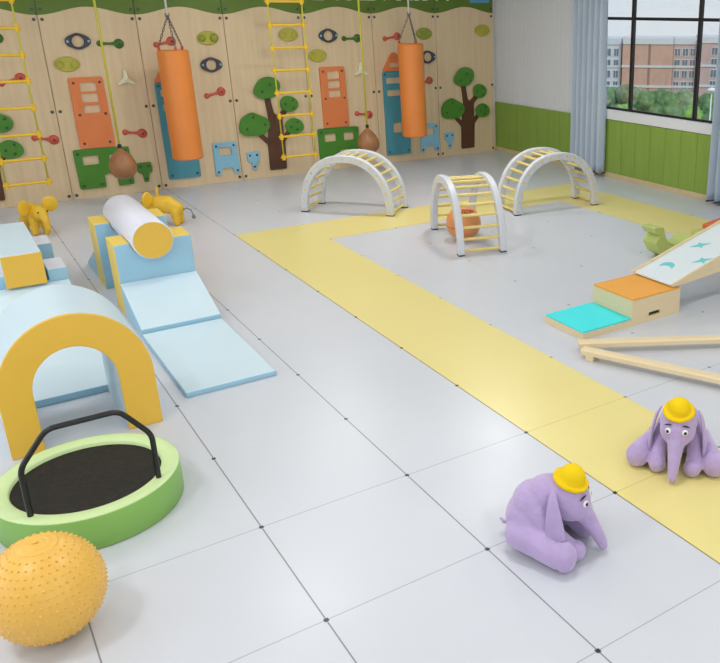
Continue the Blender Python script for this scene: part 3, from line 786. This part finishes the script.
# ------------------------------------------------------------------ plush elephants
def remeshed(name, bm, m, parent, vox=.011, sm=6, loc=None):
    o = link(name, bm, m, parent, loc)
    r = o.modifiers.new('remesh', 'REMESH'); r.mode = 'VOXEL'; r.voxel_size = vox; r.use_smooth_shade = True
    s = o.modifiers.new('smooth', 'SMOOTH'); s.factor = .6; s.iterations = sm
    return o
def capsule(bm, pts, rads):
    P = [Vector(p) for p in pts]
    for i in range(len(P)-1):
        d = (P[i+1]-P[i]).length; n = max(2, int(d/(min(rads[i], rads[i+1])*.35)))
        for k in range(n+1):
            q = k/n; r = rads[i]*(1-q)+rads[i+1]*q
            ell(bm, P[i].lerp(P[i+1], q), (r, r, r), sub=2)
def plush(label, loc, rz, wide):
    t = thing('plush_elephant', label, 'plush toy', loc, rz, 'lilac plush elephants with yellow hats')
    bm = bmesh.new()
    ell(bm, (-.08, 0, .17), (.15, .17, .165)); ell(bm, (-.045, 0, .275), (.145, .145, .13)); ell(bm, (.03, 0, .345), (.13, .12, .11))
    ell(bm, (.13, 0, .36), (.125, .128, .12)); ell(bm, (.165, 0, .315), (.115, .122, .12))
    capsule(bm, [(.21, 0, .28), (.26, 0, .22), (.305, 0, .15), (.34, 0, .09), (.36, 0, .045)], [.07, .055, .045, .037, .03])
    for s in (-1, 1):
        w = wide
        capsule(bm, [(-.105, s*.12, .12), (.01, s*(.12+.4*(w-.12)), .105), (.14, s*w, .088)], [.1, .092, .078])
        ell(bm, (.188, s*(w+.005), .09), (.065, .083, .088))
        capsule(bm, [(-.0, s*.095, .26), (.1, s*.125, .15), (.2, s*.12, .068)], [.068, .058, .055])
        ell(bm, (.225, s*.118, .064), (.058, .06, .062))
    remeshed('body', bm, 'plush', t, .010, 3)
    for s in (-1, 1):
        bm = bmesh.new(); prof = [(.09, .44, .014), (.09, .40, .026), (.10, .33, .042), (.11, .25, .056), (.12, .17, .064), (.125, .11, .048), (.125, .088, .012)]
        rings = []
        for i, (x, z, w) in enumerate(prof):
            yy = s*(.122+.03*math.sin(i/6*PI)+.009*i)
            rings.append([bm.verts.new((x+w*math.cos(2*PI*k/16), yy+.014*math.sin(2*PI*k/16)*min(1, w/.03), z)) for k in range(16)])
        for a_, b_ in zip(rings, rings[1:]):
            for k in range(16): bm.faces.new([a_[k], a_[(k+1) % 16], b_[(k+1) % 16], b_[k]])
        bm.faces.new(rings[0]); bm.faces.new(rings[-1])
        e = link('ear', bm, 'plush', t, smooth=True); sb = e.modifiers.new('sub', 'SUBSURF'); sb.levels = sb.render_levels = 1
        # eye on the surface of the face
        c = Vector((.262, s*.056, .345)); nrm = Vector((.84, s*.42, .18)).normalized()
        q = nrm.to_track_quat('Z', 'Y')
        bm = bmesh.new(); ell(bm, (0, 0, 0), (.021, .021, .009), sub=3); e = link('eye', bm, 'eyew', t, c, q.to_euler(), True)
        bm = bmesh.new(); ell(bm, (0, 0, .007), (.012, .012, .005), sub=2); link('pupil', bm, 'eyeb', e, (0, -.003, 0), smooth=True)
        bm = bmesh.new(); pp = [(.258-.022*u+.004*math.sin(u*PI), s*(.034+.05*u), .388+.006*math.sin(u*PI)-.014*u) for u in [i/6 for i in range(7)]]
        tube(bm, pp, .004, 6, taper=[.002, .004, .005, .0055, .005, .004, .002]); link('eyebrow', bm, 'eyeb', t, smooth=True)
    bm = bmesh.new(); tube(bm, [(-.21, 0, .10), (-.25, .01, .085), (-.275, .02, .10)], .01, 8, taper=[.014, .011, .008]); link('tail', bm, 'plush', t, smooth=True)
    bm = bmesh.new()
    prof = [(0, .0), (.07, .0), (.088, .002), (.096, .012), (.094, .024), (.084, .03), (.072, .026), (.066, .028), (.066, .05), (.058, .078), (.038, .097), (.016, .104), (0, .105)]
    lathe(bm, prof, 40); h = link('hat', bm, 'hat', t, (.155, 0, .435), (0, math.radians(18), 0), True); h.scale = (1.13, 1.13, 1.05)
    h['label'] = 'yellow felt bowler hat with rolled brim'
    return t
plush('lilac plush elephant in yellow hat slumped sideways on the grey tiles', (1.312, -.135, 0), math.atan2(-.79, .62), .225)
plush('lilac plush elephant in yellow hat sitting on the yellow floor strip', (2.655, .075, 0), math.atan2(-.62, -.78), .255)

# ------------------------------------------------------------------ yellow plastic elephants
def toy(label, loc, rz):
    t = thing('toy_elephant', label, 'toy elephant', loc, rz, 'yellow toy elephants near the wall')
    bm = bmesh.new()
    capsule(bm, [(-.2, 0, .24), (-.08, 0, .30), (.06, 0, .30)], [.11, .13, .125]); ell(bm, (.17, 0, .31), (.11, .1, .105))
    capsule(bm, [(.24, 0, .3), (.31, 0, .22), (.32, 0, .12), (.27, 0, .05)], [.06, .048, .038, .032])
    for s in (-1, 1):
        capsule(bm, [(-.2, s*.06, .2), (-.22, s*.075, .05)], [.07, .05])
        capsule(bm, [(.07, s*.06, .22), (.08, s*.075, .05)], [.065, .05])
    remeshed('body', bm, 'plasyel', t, .012, 4)
    for s in (-1, 1):
        rot = Matrix.Rotation(s*math.radians(-20), 3, 'Z')
        bm = bmesh.new(); ell(bm, (0, 0, 0), (.022, .10, .11), sub=3); bmesh.ops.rotate(bm, verts=bm.verts[:], matrix=rot)
        link('ear', bm, 'plasyel', t, (.12, s*.17, .41), smooth=True)
        bm = bmesh.new(); ell(bm, (0, 0, 0), (.012, .012, .012), sub=2); link('eye', bm, 'eyeb', t, (.255, s*.062, .345), smooth=True)
    bm = bmesh.new(); tube(bm, [(-.29, 0, .22), (-.36, .02, .25), (-.43, .04, .23), (-.46, .05, .15)], .009, 8); 
    e = link('tail', bm, 'grey', t, smooth=True)
    bm = bmesh.new(); ell(bm, (-.46, .05, .13), (.028, .028, .035), sub=2); link('tail_tuft', bm, 'grey', e, smooth=True)
toy('yellow toy elephant with raised ears left of the roller set', (-.2, 9.72, 0), math.radians(-72))
toy('yellow toy elephant seen from behind beyond the roller', (1.36, 9.2, 0), math.atan2(.59, -.807))

# ------------------------------------------------------------------ curtains
def curtain(label, x, y0, y1, z0, z1, folds, gather=None):
    t = thing('curtain', label, 'curtain', (x, (y0+y1)/2, z0), 0, 'blue grey window curtains')
    n = folds*14; W = y1-y0; rows = 24; bm = bmesh.new(); g = []
    for j in range(rows+1):
        v = j/rows; row = []
        for i in range(n+1):
            u = i/n; ph = u*folds*2*PI + .5*math.sin(u*9) + .25*math.sin(v*5+u*7)
            amp = .09*(1-.3*v) * (.7+.5*math.sin(u*17+1)**2)
            yy = (u-.5)*W
            if gather: yy = yy*gather(v) + (gather(v)-1)*W*.5*-1
            row.append(bm.verts.new((amp*math.sin(ph)+.012*math.sin(3*ph), yy+.012*math.sin(ph*2), v*(z1-z0))))
        g.append(row)
    for j in range(rows):
        for i in range(n): bm.faces.new([g[j][i], g[j][i+1], g[j+1][i+1], g[j+1][i]])
    o = link('cloth', bm, 'curtain', t, smooth=True); s = o.modifiers.new('sol', 'SOLIDIFY'); s.thickness = .006
    bm = bmesh.new(); g = []
    for v in (-.004, .022):
        row = []
        for i in range(n+1):
            u = i/n; ph = u*folds*2*PI + .5*math.sin(u*9) + .25*math.sin(u*7)
            amp = .09*(.7+.5*math.sin(u*17+1)**2); yy = (u-.5)*W
            if gather: yy = yy*gather(0) + (gather(0)-1)*W*.5*-1
            row.append(bm.verts.new((amp*math.sin(ph)+.012*math.sin(3*ph), yy+.012*math.sin(ph*2), v)))
        g.append(row)
    for i in range(n): bm.faces.new([g[0][i], g[0][i+1], g[1][i+1], g[1][i]])
    o = link('hem', bm, 'hem', t, smooth=True); s = o.modifiers.new('sol', 'SOLIDIFY'); s.thickness = .012; s.offset = 0
curtain('blue grey curtain hanging between white wall and window', 8.84, 8.09, 8.97, .07, 3.85, 6)
curtain('blue grey curtain at the right edge covering the window end', 8.84, 4.3, 5.45, .05, 3.85, 7, lambda v: 1-.15*min(1, v*1.2))
for (y0, y1, lab) in ((2.5, 9.2, 'steel curtain rail above the window'),):
    bm = bmesh.new(); tube(bm, [(8.84, y0, 3.9), (8.84, y1, 3.9)], .018, 10)
    o = link('curtain_rail', bm, 'steel', None, smooth=True); tag(o, lab, 'curtain rail')

# ------------------------------------------------------------------ outside
F = Vector((.705, .709, 0)); U = Vector((.709, -.705, 0)); CAM = Vector((-1.141, -3.384, 0))
GZ = -11.0
angU = math.atan2(U.y, U.x)
def outpos(u, D, z=0): p = CAM + F*D + U*u; return (p.x, p.y, z)
def building(label, u0, u1, D, depth, ztop, m, wins, fl=True):
    t = thing('apartment_building', label, 'building', outpos(u0, D, GZ), angU)
    W = u1-u0; H = ztop-GZ
    link('wall', bx(0, W, 0, depth, 0, H), m, t)
    bm = bmesh.new(); box(bm, .01, W-.01, -.12, depth, H, H+.75); link('parapet', bm, 'conc', t)
    bm = bmesh.new()
    z = H-2.72
    while z > .3:
        box(bm, -.05, W+.05, -.12, .1, z-.14, z+.14); z -= 2.5
    link('floor_band', bm, 'conc', t)
    for (wu, ww) in wins:
        z = H-1.35
        for fl_ in range(4):
            f = link('window', bx(wu, wu+ww, -.06, .05, z-.1, z+.9), 'conc', t)
            bm = bmesh.new()
            box(bm, wu+.07, wu+ww/2-.03, -.075, 0, z-.03, z+.83); box(bm, wu+ww/2+.03, wu+ww-.07, -.075, 0, z-.03, z+.83)
            link('pane', bm, 'gwin', f); z -= 1.36
    return t
building('pale apartment wing at the left of the window view', -16, -5.3, 111, 9, -1.5, 'conc', [(7.0, .9), (8.5, .9), (9.7, .7), (5.0, 1)])
tb_ = building('brick apartment block in the middle of the window view', -5.1, 1.35, 110, 10, -1.4, 'brick', [])
link('recess_shade', bx(3.3, 3.6, -.04, .05, 0, -1.4-GZ), 'brick3', tb_)  # dark strip on the wall, painted as the shade of a vertical recess
t = building('grey apartment section with stacked windows beside the brick block', 1.4, 4.3, 110.4, 9, -1.4, 'brick2', [(.1, .8), (1.1, .8), (2.05, .75)])
building('pink apartment block with window bays at the right of the view', 4.4, 15, 109.6, 10, -1.2, 'brick2', [(1.7, .8), (2.9, .8), (4.0, .8), (5.4, .9), (7, .9)])
struct(link('ground_outside', bx(9.6, 160, -20, 160, GZ-.2, GZ), 'grass'))
def tree(label, u, D, ztop, r, hh, m, seed):
    t = thing('leafy_tree', label, 'tree', outpos(u, D, GZ), 0, 'leafy trees outside the window')
    rr = random.Random(seed); bm = bmesh.new(); cz = ztop-GZ-hh
    for k in range(9):
        a = rr.uniform(0, 2*PI); d = rr.uniform(0, .65)*r; q = rr.uniform(.4, .62)*r
        ell(bm, (d*math.cos(a), d*math.sin(a), cz+rr.uniform(-.6, .62)*hh), (q, q, q*.85), sub=4)
    ell(bm, (0, 0, cz), (r*.75, r*.75, hh*.85), sub=4)
    off = Vector((seed*3.1, 0, 0))
    for v in bm.verts:
        n_ = noise.noise(v.co*1.6/max(r, .8)*1.4+off)*.22 + noise.noise(v.co*5+off)*.14
        dr = (v.co-Vector((0, 0, cz))); v.co += dr.normalized()*n_*r
    link('crown', bm, m, t, smooth=True)
    bm = bmesh.new(); tube(bm, [(0, 0, 0), (0, 0, cz)], .15, 8); link('trunk', bm, 'trunkb', t, smooth=True)
k = 0
wh = ['dull green tree', 'mid green tree', 'bright green tree']
spec = []
for u in (-6.6, -4.4, -2.2, 0, 2.0, 4.2, 6.4): spec.append((u, 72+rnd.uniform(-3, 3), -2.9+rnd.uniform(-.35, .25), 1.9, 2.8, ('leaf1', 'leaf3')[k % 2], k)); k += 1
for u, zt_, m in ((-3.1, -1.75, 'leaf2'), (-1.75, -1.55, 'leaf2'), (-.5, -2.5, 'leaf3'), (.75, -1.75, 'leaf3'), (1.75, -1.6, 'leaf2'), (2.75, -1.9, 'leaf3')): spec.append((u, 45+rnd.uniform(-1.5, 1.5), zt_, .95, 1.5, m, k)); k += 1
places = ['under the left pale wing, partly behind curtain', 'below the left edge of the brick block', 'below the brick block, left half', 'below the brick block, right half', 'below the stacked grey windows', 'below the pink block', 'below the pink block by the right curtain', 
 'beside the left curtain, near row', 'just right of the left window mullion, near row', 'in the middle of the large pane, near row', 'left of the brightest near bush', 'by the right window mullion, near row', 'right of the right mullion, near row']
for s_, pl in zip(spec, places):
    w_ = {'leaf1': 'dull green tree', 'leaf2': 'bright green tree', 'leaf3': 'mid green tree'}[s_[5]]
    tree(w_+' outside '+pl, *s_)
p = outpos(2.55, 43)
t = thing('street_lamp', 'white street lamp outside near the right curtain', 'street lamp', (p[0], p[1], GZ))
zt_ = -.95-GZ
bm = bmesh.new(); tube(bm, [(0, 0, 0), (0, 0, zt_)], .06, 8, taper=[.05, .03]); link('pole', bm, 'lampw', t, smooth=True)
bm = bmesh.new(); lathe(bm, [(0, zt_-.05), (.22, zt_), (.26, zt_+.08), (.1, zt_+.16), (0, zt_+.18)], 16); link('lamp_head', bm, 'lampw', t, smooth=True)

# ------------------------------------------------------------------ light
def area(name, loc, sx, sy, power, col=(1, 1, 1), rot=(0, 0, 0)):
    l = bpy.data.lights.new(name, 'AREA'); l.shape = 'RECTANGLE'; l.size = sx; l.size_y = sy; l.energy = power; l.color = col
    o = bpy.data.objects.new(name, l); C.objects.link(o); o.location = loc; o.rotation_euler = rot
    tag(o, 'white ceiling light panel %s' % name.replace('_', ' '), 'ceiling light')
    return o
LP = [(-2.6, -3.5, 44), (1.5, -3.5, 44), (5.6, -3.5, 34), (-2.6, .5, 45), (1.5, .5, 46), (5.6, .5, 40), (-2.6, 4.8, 34), (1.5, 4.8, 36), (5.4, 6.6, 75), (-1, 8.8, 26), (3.6, 8.7, 52)]
for i, (x, y, e) in enumerate(LP): area('ceiling_lamp', (x, y, HC-.03), .6, .6, e*.94, (.99, .992, 1))
area('fill_light', (1.5, HY0+.04, 2.2), 8, 2.4, 105, (.97, .985, 1), (PI/2, 0, 0))['label'] = 'added fill light on the unseen wall opposite the climbing wall'  # fill added to brighten the back wall and camera-facing sides
area('fill_light', (LX+.04, 4, 2.2), 9, 2.4, 130, (.97, .985, 1), (PI/2, 0, -PI/2))['label'] = 'added fill light on the unseen wall opposite the green wainscot'  # fill added to brighten the right wall
s = bpy.data.lights.new('sun', 'SUN'); s.energy = 1.6; s.angle = .3; s.color = (1, .98, .95)
so = bpy.data.objects.new('sun', s); C.objects.link(so); so.rotation_euler = (math.radians(48), 0, math.radians(-20)); so.location = (0, 0, 30)
w = bpy.data.worlds.new('world'); bpy.context.scene.world = w; w.use_nodes = True
nt = w.node_tree; bg = nt.nodes['Background']
tc = nt.nodes.new('ShaderNodeTexCoord'); sp = nt.nodes.new('ShaderNodeSeparateXYZ'); nt.links.new(tc.outputs['Generated'], sp.inputs[0])
rp = nt.nodes.new('ShaderNodeValToRGB'); nt.links.new(sp.outputs[2], rp.inputs[0])
rp.color_ramp.elements[0].position = 0; rp.color_ramp.elements[0].color = lin((226, 233, 240)); rp.color_ramp.elements[1].position = .6; rp.color_ramp.elements[1].color = lin((190, 212, 236))
nt.links.new(rp.outputs[0], bg.inputs[0]); bg.inputs[1].default_value = 1.0

sc = bpy.context.scene
sc.view_settings.view_transform = 'Standard'; sc.view_settings.look = 'None'; sc.view_settings.gamma = 1; sc.view_settings.exposure = 0
sc.view_settings.use_curve_mapping = False
sc.cycles.max_bounces = 8; sc.cycles.diffuse_bounces = 4
